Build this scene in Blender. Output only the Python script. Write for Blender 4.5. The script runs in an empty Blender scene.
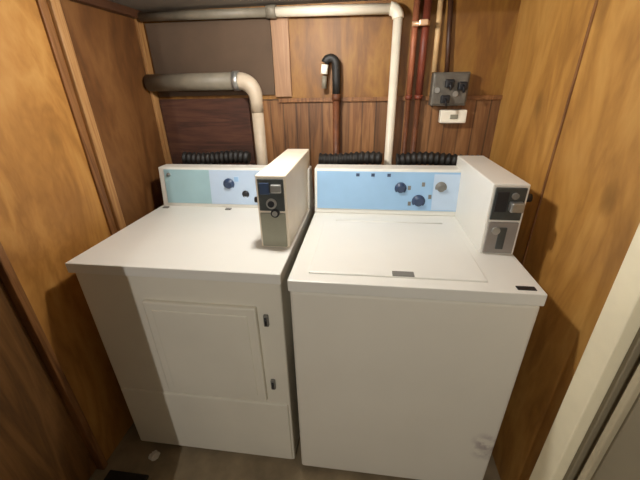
import bpy, bmesh, math, random
from mathutils import Vector, Matrix
random.seed(7)
S = bpy.context.scene
COL = S.collection
PI = math.pi

# ------------------------------------------------------------------ camera, world, lamps, exposure
cam_d = bpy.data.cameras.new('camera')
cam = bpy.data.objects.new('camera', cam_d); COL.objects.link(cam)
_r = Vector((0.9915247, 0.1286192, -0.01832695))
_u = Vector((-0.03860755, 0.4263954, 0.90371258))
_f = Vector((-0.12404931, 0.89534578, -0.42774724))
cam.matrix_world = Matrix(((_r.x, _u.x, -_f.x, 0.20593), (_r.y, _u.y, -_f.y, -0.77939),
                           (_r.z, _u.z, -_f.z, 1.40867), (0, 0, 0, 1)))
cam_d.sensor_fit = 'HORIZONTAL'; cam_d.sensor_width = 36.0
cam_d.lens = 327.146 / 640 * 36.0
cam_d.clip_start = 0.02
S.camera = cam

W = bpy.data.worlds.new('world'); S.world = W
W.use_nodes = True
W.node_tree.nodes['Background'].inputs[0].default_value = (0.9, 0.85, 0.78, 1)
W.node_tree.nodes['Background'].inputs[1].default_value = 0.05

LAMP = (-0.060, 0.225, 1.662)          # bare bulb over the machines
ROOM = (0.0, -2.05, 1.75)         # lamp of the room behind the camera
def point(name, loc, watts, col, rad):
    d = bpy.data.lights.new(name, 'POINT'); d.energy = watts; d.color = col; d.shadow_soft_size = rad
    o = bpy.data.objects.new(name, d); COL.objects.link(o); o.location = loc
    return o
BULB_WATTS, BULB_COL, BULB_R = 19.0, (1.0, 0.97, 0.92), 0.037   # glows in the ceiling_lamp's bulb
point('room_light', ROOM, 42.0, (1.0, 0.97, 0.92), 0.006)

S.view_settings.view_transform = 'Standard'
S.view_settings.look = 'None'
S.view_settings.gamma = 1.0
S.view_settings.use_curve_mapping = False
S.view_settings.exposure = 0.3

# ------------------------------------------------------------------ materials
def lin(c):
    return tuple(((v/255)/12.92 if v/255 <= 0.04045 else ((v/255+0.055)/1.055)**2.4) for v in c) + (1.0,)
def new_mat(name):
    m = bpy.data.materials.new(name); m.use_nodes = True
    nt = m.node_tree; b = nt.nodes['Principled BSDF']
    return m, nt, b
def N(nt, kind, **kw):
    n = nt.nodes.new(kind)
    for k, v in kw.items(): setattr(n, k, v)
    return n
def plain(name, rgb, rough=0.5, metal=0.0, var=0.08, scale=8.0, bump=0.0, stain=None):
    m, nt, b = new_mat(name)
    tc = N(nt, 'ShaderNodeTexCoord'); no = N(nt, 'ShaderNodeTexNoise')
    no.inputs['Scale'].default_value = scale; no.inputs['Detail'].default_value = 4
    nt.links.new(tc.outputs['Object'], no.inputs['Vector'])
    ra = N(nt, 'ShaderNodeValToRGB')
    c = lin(rgb)
    ra.color_ramp.elements[0].position = 0.3; ra.color_ramp.elements[1].position = 0.7
    ra.color_ramp.elements[0].color = tuple(v*(1-var) for v in c[:3]) + (1,)
    ra.color_ramp.elements[1].color = tuple(min(1, v*(1+var)) for v in c[:3]) + (1,)
    nt.links.new(no.outputs['Fac'], ra.inputs['Fac'])
    out = ra.outputs['Color']
    if stain:      # list of (centre, radius, colour, strength) worn patches with a shape of their own
        for cen, rad, col, st in stain:
            vm = N(nt, 'ShaderNodeVectorMath', operation='DISTANCE'); vm.inputs[1].default_value = cen
            nt.links.new(tc.outputs['Object'], vm.inputs[0])
            n2 = N(nt, 'ShaderNodeTexNoise'); n2.inputs['Scale'].default_value = 26; n2.inputs['Detail'].default_value = 3
            nt.links.new(tc.outputs['Object'], n2.inputs['Vector'])
            mr = N(nt, 'ShaderNodeMapRange'); mr.inputs[1].default_value = rad; mr.inputs[2].default_value = rad*0.3
            nt.links.new(vm.outputs['Value'], mr.inputs[0])
            r2 = N(nt, 'ShaderNodeMapRange'); r2.inputs[1].default_value = 0.42; r2.inputs[2].default_value = 0.62
            nt.links.new(n2.outputs['Fac'], r2.inputs[0])
            mu = N(nt, 'ShaderNodeMath', operation='MULTIPLY')
            nt.links.new(mr.outputs[0], mu.inputs[0]); nt.links.new(r2.outputs[0], mu.inputs[1])
            m2 = N(nt, 'ShaderNodeMath', operation='MULTIPLY'); m2.inputs[1].default_value = st
            nt.links.new(mu.outputs[0], m2.inputs[0])
            mx = N(nt, 'ShaderNodeMix', data_type='RGBA')
            nt.links.new(m2.outputs[0], mx.inputs['Factor']); nt.links.new(out, mx.inputs['A'])
            mx.inputs['B'].default_value = lin(col); out = mx.outputs['Result']
    nt.links.new(out, b.inputs['Base Color'])
    b.inputs['Roughness'].default_value = rough; b.inputs['Metallic'].default_value = metal
    if bump:
        bp = N(nt, 'ShaderNodeBump'); bp.inputs['Strength'].default_value = bump; bp.inputs['Distance'].default_value = 0.003
        n3 = N(nt, 'ShaderNodeTexNoise'); n3.inputs['Scale'].default_value = scale*12
        nt.links.new(tc.outputs['Object'], n3.inputs['Vector'])
        nt.links.new(n3.outputs['Fac'], bp.inputs['Height']); nt.links.new(bp.outputs['Normal'], b.inputs['Normal'])
    return m
def wood(name, dark, mid, light, stretch=(6, 6, 0.9), rough=0.55, knots=True, planks=None, offs=(0, 0, 0), contrast=1.0):
    """plywood / board figure: stretched noise warping rings along the grain, plus small knots"""
    m, nt, b = new_mat(name)
    tc = N(nt, 'ShaderNodeTexCoord'); mp = N(nt, 'ShaderNodeMapping')
    mp.inputs['Scale'].default_value = stretch; mp.inputs['Location'].default_value = offs
    nt.links.new(tc.outputs['Object'], mp.inputs['Vector'])
    n1 = N(nt, 'ShaderNodeTexNoise'); n1.inputs['Scale'].default_value = 1.0; n1.inputs['Detail'].default_value = 5
    n1.inputs['Roughness'].default_value = 0.55; n1.inputs['Distortion'].default_value = 0.6
    nt.links.new(mp.outputs['Vector'], n1.inputs['Vector'])
    mu = N(nt, 'ShaderNodeMath', operation='MULTIPLY'); mu.inputs[1].default_value = 9.0
    nt.links.new(n1.outputs['Fac'], mu.inputs[0])
    fr = N(nt, 'ShaderNodeMath', operation='PINGPONG'); fr.inputs[1].default_value = 1.0
    nt.links.new(mu.outputs[0], fr.inputs[0])
    n2 = N(nt, 'ShaderNodeTexNoise'); n2.inputs['Scale'].default_value = 9.0; n2.inputs['Detail'].default_value = 3
    nt.links.new(mp.outputs['Vector'], n2.inputs['Vector'])
    n4 = N(nt, 'ShaderNodeTexNoise'); n4.inputs['Scale'].default_value = 3.0; n4.inputs['Detail'].default_value = 2
    nt.links.new(tc.outputs['Object'], n4.inputs['Vector'])
    a1 = N(nt, 'ShaderNodeMix', data_type='FLOAT'); a1.inputs['Factor'].default_value = 0.45
    nt.links.new(fr.outputs[0], a1.inputs['A']); nt.links.new(n2.outputs['Fac'], a1.inputs['B'])
    a2 = N(nt, 'ShaderNodeMix', data_type='FLOAT'); a2.inputs['Factor'].default_value = 0.4
    nt.links.new(a1.outputs['Result'], a2.inputs['A']); nt.links.new(n4.outputs['Fac'], a2.inputs['B'])
    ra = N(nt, 'ShaderNodeValToRGB'); e = ra.color_ramp.elements
    e[0].position = 0.5-0.25*contrast; e[0].color = lin(dark); e[1].position = 0.5+0.25*contrast; e[1].color = lin(light)
    q = e.new(0.5); q.color = lin(mid)
    nt.links.new(a2.outputs['Result'], ra.inputs['Fac'])
    out = ra.outputs['Color']
    if knots:
        mk = N(nt, 'ShaderNodeMapping'); mk.inputs['Scale'].default_value = (4.2, 4.2, 2.6); mk.inputs['Location'].default_value = offs
        nt.links.new(tc.outputs['Object'], mk.inputs['Vector'])
        vo = N(nt, 'ShaderNodeTexVoronoi'); vo.inputs['Scale'].default_value = 1.0
        nt.links.new(mk.outputs['Vector'], vo.inputs['Vector'])
        mr = N(nt, 'ShaderNodeMapRange'); mr.inputs[1].default_value = 0.14; mr.inputs[2].default_value = 0.03
        mr.inputs[4].default_value = 0.6
        nt.links.new(vo.outputs['Distance'], mr.inputs[0])
        mx = N(nt, 'ShaderNodeMix', data_type='RGBA'); mx.inputs['B'].default_value = tuple(v*0.45 for v in lin(dark)[:3]) + (1,)
        nt.links.new(mr.outputs[0], mx.inputs['Factor']); nt.links.new(out, mx.inputs['A']); out = mx.outputs['Result']
    if planks:     # narrow boards, width in metres along x
        sx = N(nt, 'ShaderNodeSeparateXYZ'); nt.links.new(tc.outputs['Object'], sx.inputs[0])
        dv = N(nt, 'ShaderNodeMath', operation='DIVIDE'); dv.inputs[1].default_value = planks
        nt.links.new(sx.outputs['X'], dv.inputs[0])
        fl = N(nt, 'ShaderNodeMath', operation='FLOOR'); nt.links.new(dv.outputs[0], fl.inputs[0])
        wn = N(nt, 'ShaderNodeTexWhiteNoise', noise_dimensions='1D'); nt.links.new(fl.outputs[0], wn.inputs['W'])
        mr = N(nt, 'ShaderNodeMapRange'); mr.inputs[3].default_value = 0.75; mr.inputs[4].default_value = 1.2
        nt.links.new(wn.outputs['Value'], mr.inputs[0])
        fx = N(nt, 'ShaderNodeMath', operation='FRACT'); nt.links.new(dv.outputs[0], fx.inputs[0])
        gp = N(nt, 'ShaderNodeMath', operation='GREATER_THAN'); gp.inputs[1].default_value = 0.10
        nt.links.new(fx.outputs[0], gp.inputs[0])
        g2 = N(nt, 'ShaderNodeMapRange'); g2.inputs[3].default_value = 0.55; g2.inputs[4].default_value = 1.0
        nt.links.new(gp.outputs[0], g2.inputs[0])
        m3 = N(nt, 'ShaderNodeMath', operation='MULTIPLY')
        nt.links.new(mr.outputs[0], m3.inputs[0]); nt.links.new(g2.outputs[0], m3.inputs[1])
        vs = N(nt, 'ShaderNodeVectorMath', operation='SCALE')
        nt.links.new(out, vs.inputs[0]); nt.links.new(m3.outputs[0], vs.inputs['Scale']); out = vs.outputs[0]
    nt.links.new(out, b.inputs['Base Color'])
    b.inputs['Roughness'].default_value = rough
    bp = N(nt, 'ShaderNodeBump'); bp.inputs['Strength'].default_value = 0.15; bp.inputs['Distance'].default_value = 0.002
    nt.links.new(a1.outputs['Result'], bp.inputs['Height']); nt.links.new(bp.outputs['Normal'], b.inputs['Normal'])
    return m

M = {}
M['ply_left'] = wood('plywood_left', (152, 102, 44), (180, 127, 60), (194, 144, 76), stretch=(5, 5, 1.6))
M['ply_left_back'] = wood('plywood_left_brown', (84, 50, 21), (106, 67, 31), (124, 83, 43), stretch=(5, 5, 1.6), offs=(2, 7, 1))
M['ply_right'] = wood('plywood_right', (150, 104, 46), (176, 127, 60), (192, 145, 76), stretch=(4.5, 4.5, 1.5), offs=(3, 1, 2))
M['ply_back'] = wood('plywood_back', (108, 68, 22), (130, 86, 30), (148, 106, 42), stretch=(7, 7, 1.8), offs=(1, 5, 0))
M['planks'] = wood('board_siding', (96, 60, 30), (128, 86, 48), (150, 106, 64), stretch=(16, 16, 1.2), planks=0.062, knots=False)
M['red_boards'] = wood('red_brown_boards', (52, 30, 20), (76, 44, 30), (92, 58, 40), stretch=(1.6, 12, 16), knots=False, rough=0.8)
M['batten'] = wood('batten_pine', (138, 94, 50), (166, 120, 70), (184, 140, 90), stretch=(20, 20, 1.5), knots=False)
M['batten_dark'] = wood('stud_brown', (92, 56, 26), (126, 82, 42), (146, 100, 56), stretch=(20, 20, 1.5), knots=False)
M['door_brown'] = wood('brown_door', (84, 54, 24), (110, 74, 34), (128, 88, 46), stretch=(14, 14, 1.2), knots=False)
M['ceiling'] = plain('grey_ceiling', (112, 104, 92), 0.9, var=0.15, scale=5)
M['floor'] = plain('worn_vinyl_floor', (140, 124, 98), 0.75, var=0.3, scale=9, bump=0.2)
M['room'] = plain('room_paint', (165, 158, 146), 0.9, var=0.04)
M['enamel'] = plain('white_enamel', (228, 226, 218), 0.35, var=0.02, scale=5)
M['enamel_front'] = plain('white_enamel_washer_front', (226, 221, 208), 0.42, var=0.03, scale=3,
                          stain=[((0.675, 0.0, 0.25), 0.07, (110, 88, 100), 0.5), ((0.655, 0.0, 0.29), 0.05, (150, 128, 138), 0.5)])
M['enamel_dry'] = plain('white_enamel_dryer_front', (224, 219, 204), 0.42, var=0.04, scale=4)
M['white_trim'] = plain('cream_trim_paint', (250, 240, 208), 0.5, var=0.04, scale=14)
M['door_white'] = plain('grey_white_door_paint', (138, 128, 106), 0.6, var=0.06, scale=8)
M['door_trim'] = plain('beige_door_stop_paint', (186, 174, 146), 0.6)
M['teal'] = plain('teal_panel', (158, 192, 200), 0.35, var=0.06, scale=10)
M['blue'] = plain('blue_panel', (150, 188, 222), 0.35, var=0.05, scale=8)
M['paleblue'] = plain('pale_blue_panel', (186, 206, 228), 0.35, var=0.05, scale=10)
M['black'] = plain('black_plastic', (30, 30, 34), 0.4, var=0.2)
M['rubber'] = plain('black_rubber', (26, 23, 20), 0.6, var=0.5, scale=25)
M['navy'] = plain('dark_blue_print', (52, 70, 100), 0.4)
M['grey'] = plain('grey_plastic', (120, 118, 112), 0.5)
M['steel'] = plain('brushed_steel', (176, 176, 172), 0.35, metal=0.8, var=0.1, scale=30)
M['greyplate'] = plain('grey_green_plate', (142, 140, 122), 0.5, var=0.06, scale=20)
M['greyplate2'] = plain('grey_plate', (140, 134, 128), 0.5, var=0.08, scale=20)
M['darkplate'] = plain('charcoal_plate', (64, 68, 66), 0.4, var=0.2, scale=30)
M['boxcream'] = plain('beige_enamel', (230, 218, 198), 0.45, var=0.05, scale=12)
M['duct'] = plain('dull_white_duct', (118, 110, 95), 0.55, var=0.15, scale=20)
M['duct_pale'] = plain('pale_duct', (186, 170, 148), 0.5, var=0.1, scale=20)
M['pvc'] = plain('white_pvc', (226, 216, 196), 0.4, var=0.06, scale=10)
M['copper'] = plain('copper', (158, 96, 66), 0.5, metal=0.2, var=0.2, scale=20)
M['red'] = plain('dull_red_pipe', (112, 52, 34), 0.5, var=0.2, scale=20)
M['brownpipe'] = plain('rusty_brown_pipe', (96, 54, 28), 0.6, var=0.3, scale=30)
M['conduit'] = plain('tan_conduit', (206, 170, 122), 0.5, var=0.1, scale=20)
M['cable'] = plain('brown_cable', (70, 42, 24), 0.5, var=0.2)
M['boxgrey'] = plain('grey_electrical_box', (104, 98, 88), 0.45, metal=0.2, var=0.2, scale=40)
M['brass'] = plain('pale_brass', (232, 190, 150), 0.3, metal=0.5)
M['sheet'] = plain('grey_sheet', (84, 66, 50), 0.85, var=0.2, scale=4)
M['pale_board'] = wood('pale_pink_board', (132, 98, 70), (152, 114, 82), (166, 128, 94), stretch=(16, 16, 1.2), knots=False)
M['paper'] = plain('white_paper', (214, 208, 196), 0.8)
M['tag'] = plain('white_plate', (246, 240, 222), 0.5)
M['porcelain'] = plain('porcelain', (230, 228, 220), 0.3)
m_, nt_, b_ = new_mat('glowing_bulb'); M['bulb'] = m_
b_.inputs['Emission Color'].default_value = BULB_COL + (1,)
b_.inputs['Emission Strength'].default_value = BULB_WATTS/(4*PI*PI*BULB_R**2)

# ------------------------------------------------------------------ mesh helpers (all shapes given in metres in the room)
class MB:
    def __init__(s): s.bm = bmesh.new()
    def box(s, x0, x1, y0, y1, z0, z1, bev=0.0, seg=2):
        b = bmesh.new(); bmesh.ops.create_cube(b, size=1)
        for v in b.verts:
            v.co = Vector((x0+(v.co.x+.5)*(x1-x0), y0+(v.co.y+.5)*(y1-y0), z0+(v.co.z+.5)*(z1-z0)))
        if bev: bmesh.ops.bevel(b, geom=list(b.edges), offset=bev, segments=seg, profile=0.5, affect='EDGES')
        s._add(b); return s
    def prism(s, pts, x0, x1, bev=0.0):
        """polygon in (y,z) extruded along x"""
        b = bmesh.new()
        A = [b.verts.new((x0, y, z)) for y, z in pts]; B = [b.verts.new((x1, y, z)) for y, z in pts]
        b.faces.new(A); b.faces.new(B[::-1])
        for i in range(len(pts)):
            j = (i+1) % len(pts); b.faces.new((A[j], A[i], B[i], B[j]))
        bmesh.ops.recalc_face_normals(b, faces=b.faces)
        if bev: bmesh.ops.bevel(b, geom=list(b.edges), offset=bev, segments=2, profile=0.5, affect='EDGES')
        s._add(b); return s
    def tube(s, pts, rad, n=16, caps=True):
        """swept round section through pts; rad a number or one per point"""
        P = [Vector(p) for p in pts]; b = bmesh.new(); rings = []
        t0 = (P[1]-P[0]).normalized(); up = Vector((0, 0, 1)) if abs(t0.z) < 0.9 else Vector((0, 1, 0))
        a = t0.cross(up).normalized()
        for i, p in enumerate(P):
            if i == 0: t = t0
            elif i == len(P)-1: t = (P[i]-P[i-1]).normalized()
            else: t = ((P[i+1]-p).normalized() + (p-P[i-1]).normalized()).normalized()
            a = (a - t*a.dot(t)).normalized(); c = t.cross(a)
            r = rad[i] if isinstance(rad, (list, tuple)) else rad
            rings.append([b.verts.new(p + (a*math.cos(k*2*PI/n) + c*math.sin(k*2*PI/n))*r) for k in range(n)])
        for q, w in zip(rings, rings[1:]):
            for k in range(n): b.faces.new((q[k], q[(k+1) % n], w[(k+1) % n], w[k]))
        if caps: b.faces.new(rings[0][::-1]); b.faces.new(rings[-1])
        for f in b.faces: f.smooth = len(f.verts) == 4
        bmesh.ops.recalc_face_normals(b, faces=b.faces)
        s._add(b); return s
    def _add(s, b):
        me = bpy.data.meshes.new('tmp'); b.to_mesh(me); b.free(); s.bm.from_mesh(me); bpy.data.meshes.remove(me)
    def build(s, name, mat, parent=None, base=None):
        base = Vector(base) if base is not None else None
        if base is None:
            if parent is not None:
                r = parent
                while r.parent: r = r.parent
                base = r.location.copy()
            else:
                lo = Vector([min(v.co[i] for v in s.bm.verts) for i in range(3)]); hi = Vector([max(v.co[i] for v in s.bm.verts) for i in range(3)])
                base = Vector(((lo.x+hi.x)/2, (lo.y+hi.y)/2, lo.z))
        bmesh.ops.translate(s.bm, verts=s.bm.verts, vec=-base)
        me = bpy.data.meshes.new(name); s.bm.to_mesh(me); s.bm.free()
        me.materials.append(mat)
        o = bpy.data.objects.new(name, me); COL.objects.link(o)
        if parent is not None: o.parent = parent
        else: o.location = base
        return o
def tag(o, label, cat, group=None):
    o['label'] = label; o['category'] = cat
    if group: o['group'] = group
    return o
def thing(name, loc, label, cat, group=None):
    o = bpy.data.objects.new(name, None); COL.objects.link(o); o.location = loc; o.empty_display_size = 0.1
    return tag(o, label, cat, group)
def struct(name, mb, mat):
    o = mb.build(name, mat, base=(0, 0, 0)); o['kind'] = 'structure'; return o
def bend(cen, r, a0, a1, ax, ay, n=8):
    c = Vector(cen); ax = Vector(ax); ay = Vector(ay)
    return [c + ax*r*math.cos(a0+(a1-a0)*i/n) + ay*r*math.sin(a0+(a1-a0)*i/n) for i in range(n+1)]

# ------------------------------------------------------------------ the setting
XL, XR, YB, ZC, YF = -0.815, 0.785, 0.85, 1.715, -0.95
T = 0.05
struct('floor', MB().box(-2.6, 2.4, -3.3, YB+T, -T, 0), M['floor'])
struct('ceiling', MB().box(XL-T, XR+T, YF, YB+T, ZC, ZC+T), M['ceiling'])
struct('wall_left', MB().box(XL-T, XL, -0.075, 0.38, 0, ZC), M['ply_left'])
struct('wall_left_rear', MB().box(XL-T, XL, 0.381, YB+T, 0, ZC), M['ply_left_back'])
struct('wall_right', MB().box(XR, XR+T, -0.075, YB+T, 0, ZC), M['ply_right'])
struct('wall_back', MB().box(XL, XR, YB, YB+T, 1.352, ZC), M['ply_back'])
wl = struct('wall_back_lower', MB().box(XL, XR, YB, YB+T, 0, 1.348), M['planks'])
struct('trim_1', MB().box(-0.20, XR, YB-0.012, YB, 1.338, 1.356, 0.002), M['batten_dark'])        # seam strip on the back wall
struct('trim_2', MB().box(XL, XL+0.016, 0.362, 0.402, 0, ZC, 0.003), M['batten'])                 # batten half way back on the left wall
struct('trim_3', MB().box(XL, XL+0.014, 0.805, YB, 0, ZC, 0.003), M['batten'])                    # batten in the left back corner
struct('trim_4', MB().box(XL-0.03, XL+0.016, -0.096, -0.072, 0, ZC, 0.003), M['batten_dark'])           # batten at the near end of the left plywood
struct('trim_5', MB().box(XR-0.004, XR, 0.322, 0.332, 0, ZC, 0.001), M['batten_dark'])            # seam on the right plywood
struct('trim_6', MB().box(XL, XL+0.010, 0.322, 0.352, 0, ZC, 0.002), M['batten_dark'])            # dark stud edge beside the batten
struct('trim_7', MB().box(XL, XL+0.035, 0.15, YB, ZC-0.03, ZC, 0.003), M['cable'])               # dark strip under the ceiling on the left
# near left: a dark brown door folded back against the wall beyond the plywood
d2 = struct('door_2', MB().box(XL-0.05, XL-0.012, -0.94, -0.096, 0.01, ZC-0.01, 0.004), M['door_brown'])
# right: cream casing and a grey white door beyond it
struct('trim_8', MB().box(XR-0.030, XR+T, -0.168, -0.097, 0, ZC, 0.004), M['white_trim'])
struct('trim_9', MB().box(XR-0.004, XR+T, -0.182, -0.168, 0, ZC, 0.002), M['door_white'])
d1 = struct('door_1', MB().box(XR+0.012, XR+T, -0.94, -0.182, 0.01, ZC-0.01, 0.003), M['door_white'])
struct('trim_10', MB().box(XR+0.000, XR+0.03, -0.216, -0.198, 0.01, ZC-0.01, 0.003), M['door_trim'])
# the room behind the camera
struct('wall_front_left', MB().box(-2.6, -0.279, YF-T, YF, 0, 2.3), M['room'])  # unseen wall, its edge placed to cast the shade strip on the dryer front
struct('wall_front_right', MB().box(XR, 2.4, YF-T, YF, 0, 2.3), M['room'])
struct('wall_front_header', MB().box(-0.279, XR, YF-T, YF, 2.0, 2.3), M['room'])
struct('wall_room_rear', MB().box(-2.6, 2.4, -3.3-T, -3.3, 0, 2.3), M['room'])
struct('wall_room_left', MB().box(-2.6-T, -2.6, -3.3, YF, 0, 2.3), M['room'])
struct('wall_room_right', MB().box(2.4, 2.4+T, -3.3, YF, 0, 2.3), M['room'])
struct('ceiling_room', MB().box(-2.6, 2.4, -3.3, YF-T, 2.3, 2.3+T), M['room'])
# boards covering the left part of the back wall
struct('wall_back_left_boards', MB().box(XL+0.02, -0.345, YB-0.012, YB, 0.2, 1.36), M['red_boards'])

# ------------------------------------------------------------------ clothes dryer
DX0, DX1, DY, DH, YC = -0.718, -0.024, 0.019, 0.9115, 0.569
t = thing('clothes_dryer', ((DX0+DX1)/2, 0.36, 0), 'white coin-operated clothes dryer on the left, with a front door and teal console', 'dryer')
body = MB().box(DX0+0.004, DX1-0.004, DY+0.006, 0.72, 0.02, DH-0.034, 0.006).build('cabinet', M['enamel_dry'], t)
MB().box(DX0-0.010, DX1, DY-0.002, 0.72, DH-0.036, DH, 0.003, 2).build('top_panel', M['enamel'], t)
MB().box(DX0+0.02, DX1-0.02, DY+0.03, 0.70, 0.0, 0.022).build('base_plinth', M['black'], t)
door = MB().box(-0.492, -0.110, DY-0.010, DY+0.010, 0.372, 0.786, 0.006).build('door', M['enamel_dry'], t)
inner = MB().box(-0.462, -0.140, DY-0.013, DY-0.006, 0.402, 0.756, 0.003).build('door_panel', M['enamel_dry'], door)
for z in (0.735, 0.452):
    h = MB().box(-0.091, -0.075, DY-0.004, DY+0.012, z-0.022, z+0.022, 0.003).build('hinge', M['grey'], t)
    MB().tube([(-0.083, DY-0.005, z-0.014), (-0.083, DY-0.005, z+0.014)], 0.004, 10).build('hinge_pin', M['black'], h)
MB().box(DX0+0.012, DX1-0.012, DY-0.001, DY+0.010, 0.03, 0.350, 0.005).build('lower_panel', M['enamel_dry'], t)
con = MB().prism([(YC, DH), (YC+0.022, DH+0.176), (0.66, DH+0.176), (0.70, DH)], DX0, DX1, 0.005).build('console', M['enamel'], t)
def face_y(z, z0, y0, k): return y0 + (z-z0)*k
kD = 0.022/0.176
def slab(x0, x1, z0, z1, zb, yb, k, th=0.004, mb=None):
    """thin plate lying on the leaning console face"""
    y0 = face_y(z0, zb, yb, k); y1 = face_y(z1, zb, yb, k)
    return (mb or MB()).prism([(y0-th, z0), (y1-th, z1), (y1+0.002, z1), (y0+0.002, z0)], x0, x1)
pan = slab(-0.690, -0.475, 0.928, 1.078, DH, YC, kD).build('teal_decal', M['teal'], con)
slab(-0.475, -0.140, 0.928, 1.078, DH, YC, kD).build('control_panel', M['paleblue'], con)
def knob(name, x, z, r, mat, zb, yb, k, par, th=0.018):
    y = face_y(z, zb, yb, k)
    return MB().tube([(x, y+0.002, z), (x, y-0.006, z), (x, y-0.007, z), (x, y-th, z-th*k)], [r*1.35, r*1.35, r, r*0.85], 20).build(name, mat, par)
knob('timer_knob', -0.386, 1.018, 0.019, M['navy'], DH, YC, kD, con)
knob('start_button', -0.312, 0.975, 0.012, M['black'], DH, YC, kD, con, 0.010)
knob('panel_screw', -0.668, 1.055, 0.007, M['grey'], DH, YC, kD, con, 0.007)
slab(-0.360, -0.340, 1.030, 1.050, DH, YC, kD, 0.006).build('indicator', M['blue'], con)
for x in (-0.690, -0.390):
    MB().box(x-0.013, x+0.013, YC-0.035, YC-0.017, DH-0.001, DH+0.005, 0.002).build('hinge_tab', M['grey'], t)
# coin box
def coin_box(t, x0, x1, yf, yb, z0, z1, m_top, m_low, body_mat, kind):
    b = MB().prism([(yf, z0), (yf, z1), (yb, z1), (yb, z0)], x0, x1, 0.004).build('coin_box', body_mat, t)
    w = x1-x0; h = z1-z0; zm = z0+h*(0.52 if kind == 'dryer' else 0.50)
    MB().box(x0+w*0.08, x1-w*0.08, yf-0.006, yf+0.002, zm+0.004, z1-0.010, 0.002).build('coin_slide_plate', m_top, b)
    MB().box(x0+w*0.08, x1-w*0.08, yf-0.006, yf+0.002, z0+0.006, zm-0.004, 0.002).build('coin_vault_door', m_low, b)
    if kind == 'dryer':
        MB().box(x0+w*0.52, x1-w*0.14, yf-0.018, yf-0.004, z1-0.052, z1-0.026, 0.003).build('coin_slide', M['steel'], b)
        MB().box(x0+w*0.14, x0+w*0.46, yf-0.009, yf-0.004, z1-0.060, z1-0.022, 0.002).build('price_plate', M['navy'], b)
        for xx, zz, r, mm in ((x0+w*.50, zm+0.030, 0.017, M['black']), (x0+w*.60, zm-0.002, 0.014, M['steel'])):
            MB().tube([(xx, yf+0.002, zz), (xx, yf-0.012, zz)], r, 20).build('lock_ring', M['steel'] if mm is M['black'] else M['black'], b)
            MB().tube([(xx, yf-0.004, zz), (xx, yf-0.016, zz)], r*0.62, 16).build('lock', mm, b)
        MB().tube([(x0+0.001, yf+0.03, zm+0.030), (x0-0.016, yf+0.03, zm+0.030)], 0.010, 12).build('side_bolt', M['black'], b)
    else:
        MB().box(x0+w*0.12, x0+w*0.46, yf-0.010, yf-0.004, z1-0.085, z1-0.022, 0.002).build('price_plate', M['black'], b)
        MB().box(x0+w*0.50, x1-w*0.14, yf-0.030, yf-0.004, z1-0.080, z1-0.050, 0.004).build('coin_slide', M['steel'], b)
        MB().tube([(x0+w*.62, yf-0.004, z1-0.034), (x0+w*.62, yf-0.012, z1-0.034)], 0.010, 16).build('lock', M['grey'], b)
        MB().box(x0+w*0.40, x0+w*0.62, yf-0.009, yf-0.004, z0+0.022, zm-0.020, 0.002).build('vault_slot', M['darkplate'], b)
        MB().tube([(x0+w*.30, yf-0.004, zm-0.030), (x0+w*.30, yf-0.014, zm-0.030)], 0.012, 16).build('vault_lock', M['steel'], b)
        MB().tube([(x1-0.001, yf+0.03, z1-0.05), (x1+0.022, yf+0.03, z1-0.05)], 0.013, 12).build('side_lock', M['black'], b)
    return b
coin_box(t, -0.131, -0.032, 0.192, 0.66, DH-0.001, 1.159, M['darkplate'], M['greyplate'], M['boxcream'], 'dryer')
t['category'] = 'dryer'

# ------------------------------------------------------------------ washing machine
WX0, WX1, WH = 0.0, 0.696, 0.9035
t = thing('washing_machine', (0.348, 0.36, 0), 'white coin-operated top-loading washer on the right, with a plain front and blue console', 'washing machine')
MB().box(WX0+0.003, WX1-0.003, 0.005, 0.72, 0.02, WH-0.040, 0.010, 3).build('cabinet', M['enamel_front'], t, base=(0, 0, 0)).location = (-0.348, -0.36, 0)
MB().box(WX0, WX1, 0.0, 0.72, WH-0.038, WH, 0.003, 2).build('top_panel', M['enamel'], t)
MB().box(WX0+0.02, WX1-0.02, 0.03, 0.70, 0.0, 0.022).build('base_plinth', M['black'], t)
lid = MB().box(0.055, 0.560, 0.045, 0.455, WH-0.002, WH+0.006, 0.003).build('lid', M['enamel'], t)
MB().box(0.300, 0.362, 0.046, 0.072, WH+0.004, WH+0.008, 0.0015).build('lid_badge', M['grey'], lid)
MB().tube([(0.10, 0.46, WH+0.003), (0.52, 0.46, WH+0.003)], 0.005, 10).build('lid_hinge', M['enamel'], lid)
MB().box(0.628, 0.676, 0.016, 0.034, WH-0.001, WH+0.002, 0.0005).build('nameplate', M['black'], t)
kW = 0.022/0.190; YW = 0.555
con = MB().prism([(YW, WH), (YW+0.022, WH+0.190), (0.66, WH+0.190), (0.70, WH)], WX0, WX1, 0.005).build('console', M['enamel'], t)
slab(0.012, 0.590, 0.926, 1.083, WH, YW, kW).build('control_panel', M['blue'], con)
slab(0.490, 0.590, 0.930, 1.076, WH, YW, kW, 0.005).build('panel_end', M['paleblue'], con)
knob('cycle_knob', 0.360, 1.018, 0.018, M['navy'], WH, YW, kW, con)
knob('temperature_knob', 0.436, 0.965, 0.020, M['navy'], WH, YW, kW, con)
knob('fabric_knob', 0.520, 1.024, 0.017, M['grey'], WH, YW, kW, con)
for x in (0.183, 0.245, 0.310):
    slab(x-0.007, x+0.007, 1.064, 1.076, WH, YW, kW, 0.006).build('indicator', M['navy'], con)
for x, z in ((0.395, 1.02), (0.45, 1.035), (0.48, 0.985), (0.40, 0.955)):
    slab(x-0.006, x+0.006, z-0.008, z+0.008, WH, YW, kW, 0.006).build('indicator', M['grey'], con)
coin_box(t, 0.590, 0.694, 0.225, 0.66, WH-0.001, 1.135, M['darkplate'], M['greyplate2'], M['enamel'], 'washer')

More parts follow.
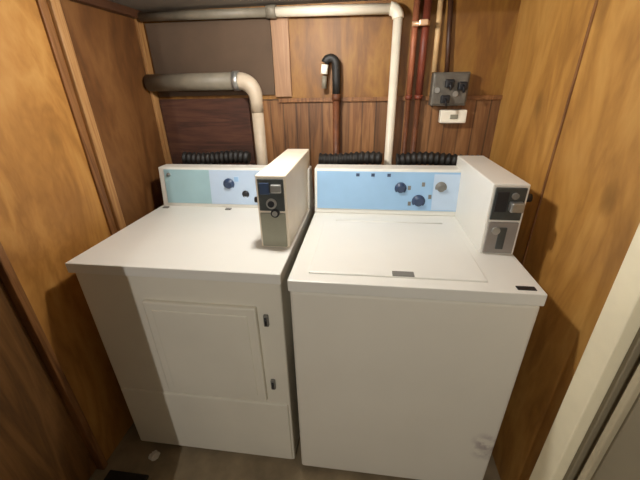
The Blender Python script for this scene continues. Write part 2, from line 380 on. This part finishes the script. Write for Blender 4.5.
# ------------------------------------------------------------------ pipes and fittings on the back wall
# dryer duct: in from the left wall, elbow, down behind the dryer
t = thing('dryer_duct', (-0.29, 0.79, 0.84), 'dull white duct running in from the left wall and bending down behind the left machine', 'duct')
yd = 0.79
MB().tube([(XL+0.016, yd, 1.432), (-0.372, yd, 1.432)], 0.036, 24).build('duct_run', M['duct'], t)
MB().tube([(-0.388, yd, 1.432), (-0.386, yd, 1.432), (-0.362, yd, 1.432), (-0.360, yd, 1.432)], [0.036, 0.041, 0.041, 0.036], 24).build('coupling', M['steel'], t)
el = bend((-0.362, yd, 1.362), 0.070, PI/2, 0, (1, 0, 0), (0, 0, 1), 10)
MB().tube(el + [Vector((-0.291, yd, 1.30))], [0.036]*5 + [0.035, 0.034, 0.033, 0.032, 0.031, 0.030, 0.029], 24).build('elbow', M['duct_pale'], t)['label'] = 'paler elbow'
MB().tube([(-0.291, yd, 1.31), (-0.289, yd, 0.84)], 0.027, 20).build('duct_drop', M['duct_pale'], t)
MB().tube([(-0.289, yd, 0.86), (-0.289, yd, 0.0)], 0.027, 20).build('duct_drop', M['duct_pale'], t)

# white pipe along the top of the wall and down behind the washer
t = thing('drain_pipe', (0.318, 0.80, 0), 'white plastic pipe along the top of the back wall, turning down behind the right machine', 'pipe')
yp = 0.80
MB().tube([(-0.20, yp, 1.684), (0.29, yp, 1.676)], 0.0185, 18).build('pipe_run', M['pvc'], t)
MB().tube([(XL+0.036, yp, 1.690), (-0.20, yp, 1.684)], 0.0175, 18).build('grey_pipe_run', M['duct'], t)['label'] = 'grey stretch of pipe'
MB().tube(bend((0.285, yp, 1.643), 0.033, PI/2, 0, (1, 0, 0), (0, 0, 1), 8), 0.0235, 18).build('elbow', M['pvc'], t)
MB().tube([(-0.215, yp, 1.686), (-0.175, yp, 1.685)], 0.024, 18).build('coupling', M['duct'], t)
MB().tube([(0.318, yp, 1.645), (0.318, yp, 0.0)], 0.0185, 18).build('pipe_drop', M['pvc'], t)

# black hooked hose on a brown standpipe
t = thing('standpipe', (0.072, 0.80, 0), 'rusty brown standpipe on the back wall between the duct and the white pipe', 'pipe')
MB().tube([(0.072, 0.805, 0.0), (0.072, 0.805, 1.36)], 0.015, 16).build('pipe', M['brownpipe'], t)
MB().tube([(0.072, 0.805, 1.345), (0.072, 0.805, 1.372)], 0.019, 16).build('collar', M['brownpipe'], t)
t = thing('drain_hose', (0.072, 0.805, 1.36), 'black hooked hose end with a pale fitting on top of the brown standpipe', 'hose')
hp = [Vector((0.072, 0.805, 1.372)), Vector((0.073, 0.805, 1.42)), Vector((0.071, 0.805, 1.47))] + bend((0.047, 0.805, 1.488), 0.024, 0, PI*0.92, (1, 0, 0), (0, 0, 1), 8)
MB().tube(hp, 0.0175, 16).build('hose', M['rubber'], t)
MB().tube([(0.023, 0.805, 1.488), (0.019, 0.805, 1.452)], 0.015, 16).build('fitting', M['tag'], t)
MB().tube([(0.020, 0.805, 1.445), (0.018, 0.805, 1.395)], 0.011, 16).build('nozzle', M['duct'], t)

# copper and red supply pipes with a valve
for x, r, m, lab in ((0.390, 0.0130, 'copper', 'bright copper supply pipe right beside the white pipe'),
                     (0.432, 0.0155, 'red', 'dull red supply pipe between the copper pipe and the tan conduit')):
    t = thing('supply_pipe', (x, 0.825, 0), lab, 'pipe', 'supply pipes on the back wall')
    MB().tube([(x, 0.826, 1.352), (x, 0.826, ZC)], r, 16).build('pipe', M[m], t)
    MB().tube([(x+0.004, 0.826, 0.0), (x, 0.826, 1.353)], r*0.8, 16).build('lower_pipe', M['brownpipe'], t)
    MB().tube([(x, 0.826, 1.345), (x, 0.826, 1.362)], r*1.15, 16).build('collar', M['red'], t)
t = thing('shutoff_valve', (0.41, 0.80, 1.60), 'small bright brass valve across the tops of the copper and red pipes', 'valve')
MB().tube([(0.375, 0.797, 1.622), (0.442, 0.797, 1.622)], 0.009, 12).build('valve_body', M['brass'], t)
MB().tube([(0.415, 0.797, 1.622), (0.415, 0.772, 1.622)], 0.007, 12).build('valve_stem', M['brass'], t)
MB().box(0.398, 0.432, 0.764, 0.773, 1.612, 1.632, 0.003).build('valve_handle', M['brass'], t)

# conduit, cable, box, plugs and plate
tag(MB().tube([(0.488, 0.84, 1.45), (0.482, 0.84, ZC)], 0.011, 14).build('conduit', M['conduit']), 'tan conduit running down from the ceiling to the grey outlet box', 'conduit')
tag(MB().tube([(0.540, 0.832, 1.43), (0.531, 0.836, 1.56), (0.518, 0.838, ZC)], 0.010, 14).build('cable', M['cable']), 'dark brown cable running down right of the tan conduit', 'cable')
t = thing('outlet_box', (0.55, YB, 1.30), 'grey electrical outlet box with black plugs on the back wall', 'outlet box')
bx = MB().box(0.480, 0.628, 0.795, YB-0.001, 1.318, 1.448, 0.006).build('box', M['boxgrey'], t)
MB().box(0.488, 0.620, 0.790, 0.796, 1.326, 1.440, 0.002).build('cover_plate', M['boxgrey'], bx)
for x, z in ((0.545, 1.405), (0.598, 1.395), (0.535, 1.345)):
    p = MB().box(x-0.018, x+0.018, 0.766, 0.792, z-0.016, z+0.016, 0.005).build('plug', M['black'], t)
    MB().tube([(x, 0.768, z), (x, 0.752, z-0.004), (x+0.002, 0.750, z-0.025)], 0.005, 10).build('plug_cord', M['black'], p)
for x, z in ((0.500, 1.38), (0.576, 1.365)):
    MB().tube([(x, 0.791, z), (x, 0.784, z)], 0.011, 14).build('knockout', M['steel'], t)
t = thing('switch_plate', (0.585, YB, 1.235), 'small white plate with a dark slot just below the outlet box', 'plate')
MB().box(0.532, 0.642, 0.808, YB-0.001, 1.246, 1.300, 0.004).build('plate', M['tag'], t)
MB().box(0.572, 0.604, 0.803, 0.810, 1.264, 1.282, 0.002).build('slot', M['greyplate'], t)

# grey sheet and pale board on the upper left of the back wall
tag(MB().box(-0.79, -0.215, YB-0.010, YB-0.001, 1.372, 1.672, 0.002).build('backing_sheet', M['sheet']), 'dull grey sheet fixed to the upper left of the back wall above the duct', 'sheet')
tag(MB().box(-0.212, -0.135, YB-0.016, YB-0.001, 1.362, 1.672, 0.003).build('cover_board', M['pale_board']), 'pale pinkish upright board beside the grey sheet on the back wall', 'board')

# corrugated black hoses behind the consoles
def corrugated(x0, x1, z, seed):
    rnd = random.Random(seed); n = int((x1-x0)/0.006); P = []; Rr = []
    for i in range(n+1):
        x = x0+(x1-x0)*i/n
        P.append((x, 0.738+0.006*math.sin(x*11+seed), z+0.006*math.sin(x*17+seed*2)))
        Rr.append(0.031 if i % 4 < 2 else 0.025)
    return MB().tube(P, Rr, 14)
tag(corrugated(-0.665, -0.335, 1.100, 1).build('corrugated_hose', M['rubber']), 'black corrugated hose behind the teal console, left of the duct', 'hose', 'black hoses behind the machines')
tag(corrugated(0.0, 0.285, 1.100, 2).build('corrugated_hose', M['rubber']), 'black corrugated hose behind the blue console, left of the white pipe', 'hose', 'black hoses behind the machines')
tag(corrugated(0.352, 0.70, 1.098, 3).build('corrugated_hose', M['rubber']), 'black corrugated hose behind the blue console, right of the white pipe', 'hose', 'black hoses behind the machines')

# bits on the floor
def scrap(name, cx, cy, r, h, mat, lab, cat, seed):
    rnd = random.Random(seed); b = bmesh.new(); bmesh.ops.create_icosphere(b, subdivisions=3, radius=1)
    for v in b.verts:
        k = 1+0.35*(rnd.random()-0.5)
        v.co = Vector((cx+v.co.x*r*k, cy+v.co.y*r*k, max(0, h*0.5+v.co.z*h*0.5*k)))
    mb = MB(); mb._add(b); return tag(mb.build(name, mat), lab, cat)
scrap('paper_scrap', -0.622, -0.022, 0.020, 0.022, M['paper'], 'small crumpled white scrap on the floor before the left machine', 'paper', 4)
tag(MB().box(-0.77, -0.60, -0.185, -0.095, 0.0, 0.012, 0.004).build('rubber_pad', M['rubber']), 'black rubber pad on the floor in the left near corner', 'pad')

# lamp over the machines
t = thing('ceiling_lamp', (LAMP[0], LAMP[1], ZC), 'bare glowing bulb in a white holder on the low ceiling above the machines', 'lamp')
MB().tube([(LAMP[0], LAMP[1], ZC), (LAMP[0], LAMP[1], LAMP[2]+BULB_R*0.9)], [0.040, 0.024], 20).build('holder', M['porcelain'], t)
bb = bmesh.new(); bmesh.ops.create_uvsphere(bb, u_segments=24, v_segments=16, radius=BULB_R)
for f in bb.faces: f.smooth = True
bmesh.ops.translate(bb, verts=bb.verts, vec=Vector(LAMP))
mb = MB(); mb._add(bb); mb.build('bulb', M['bulb'], t)
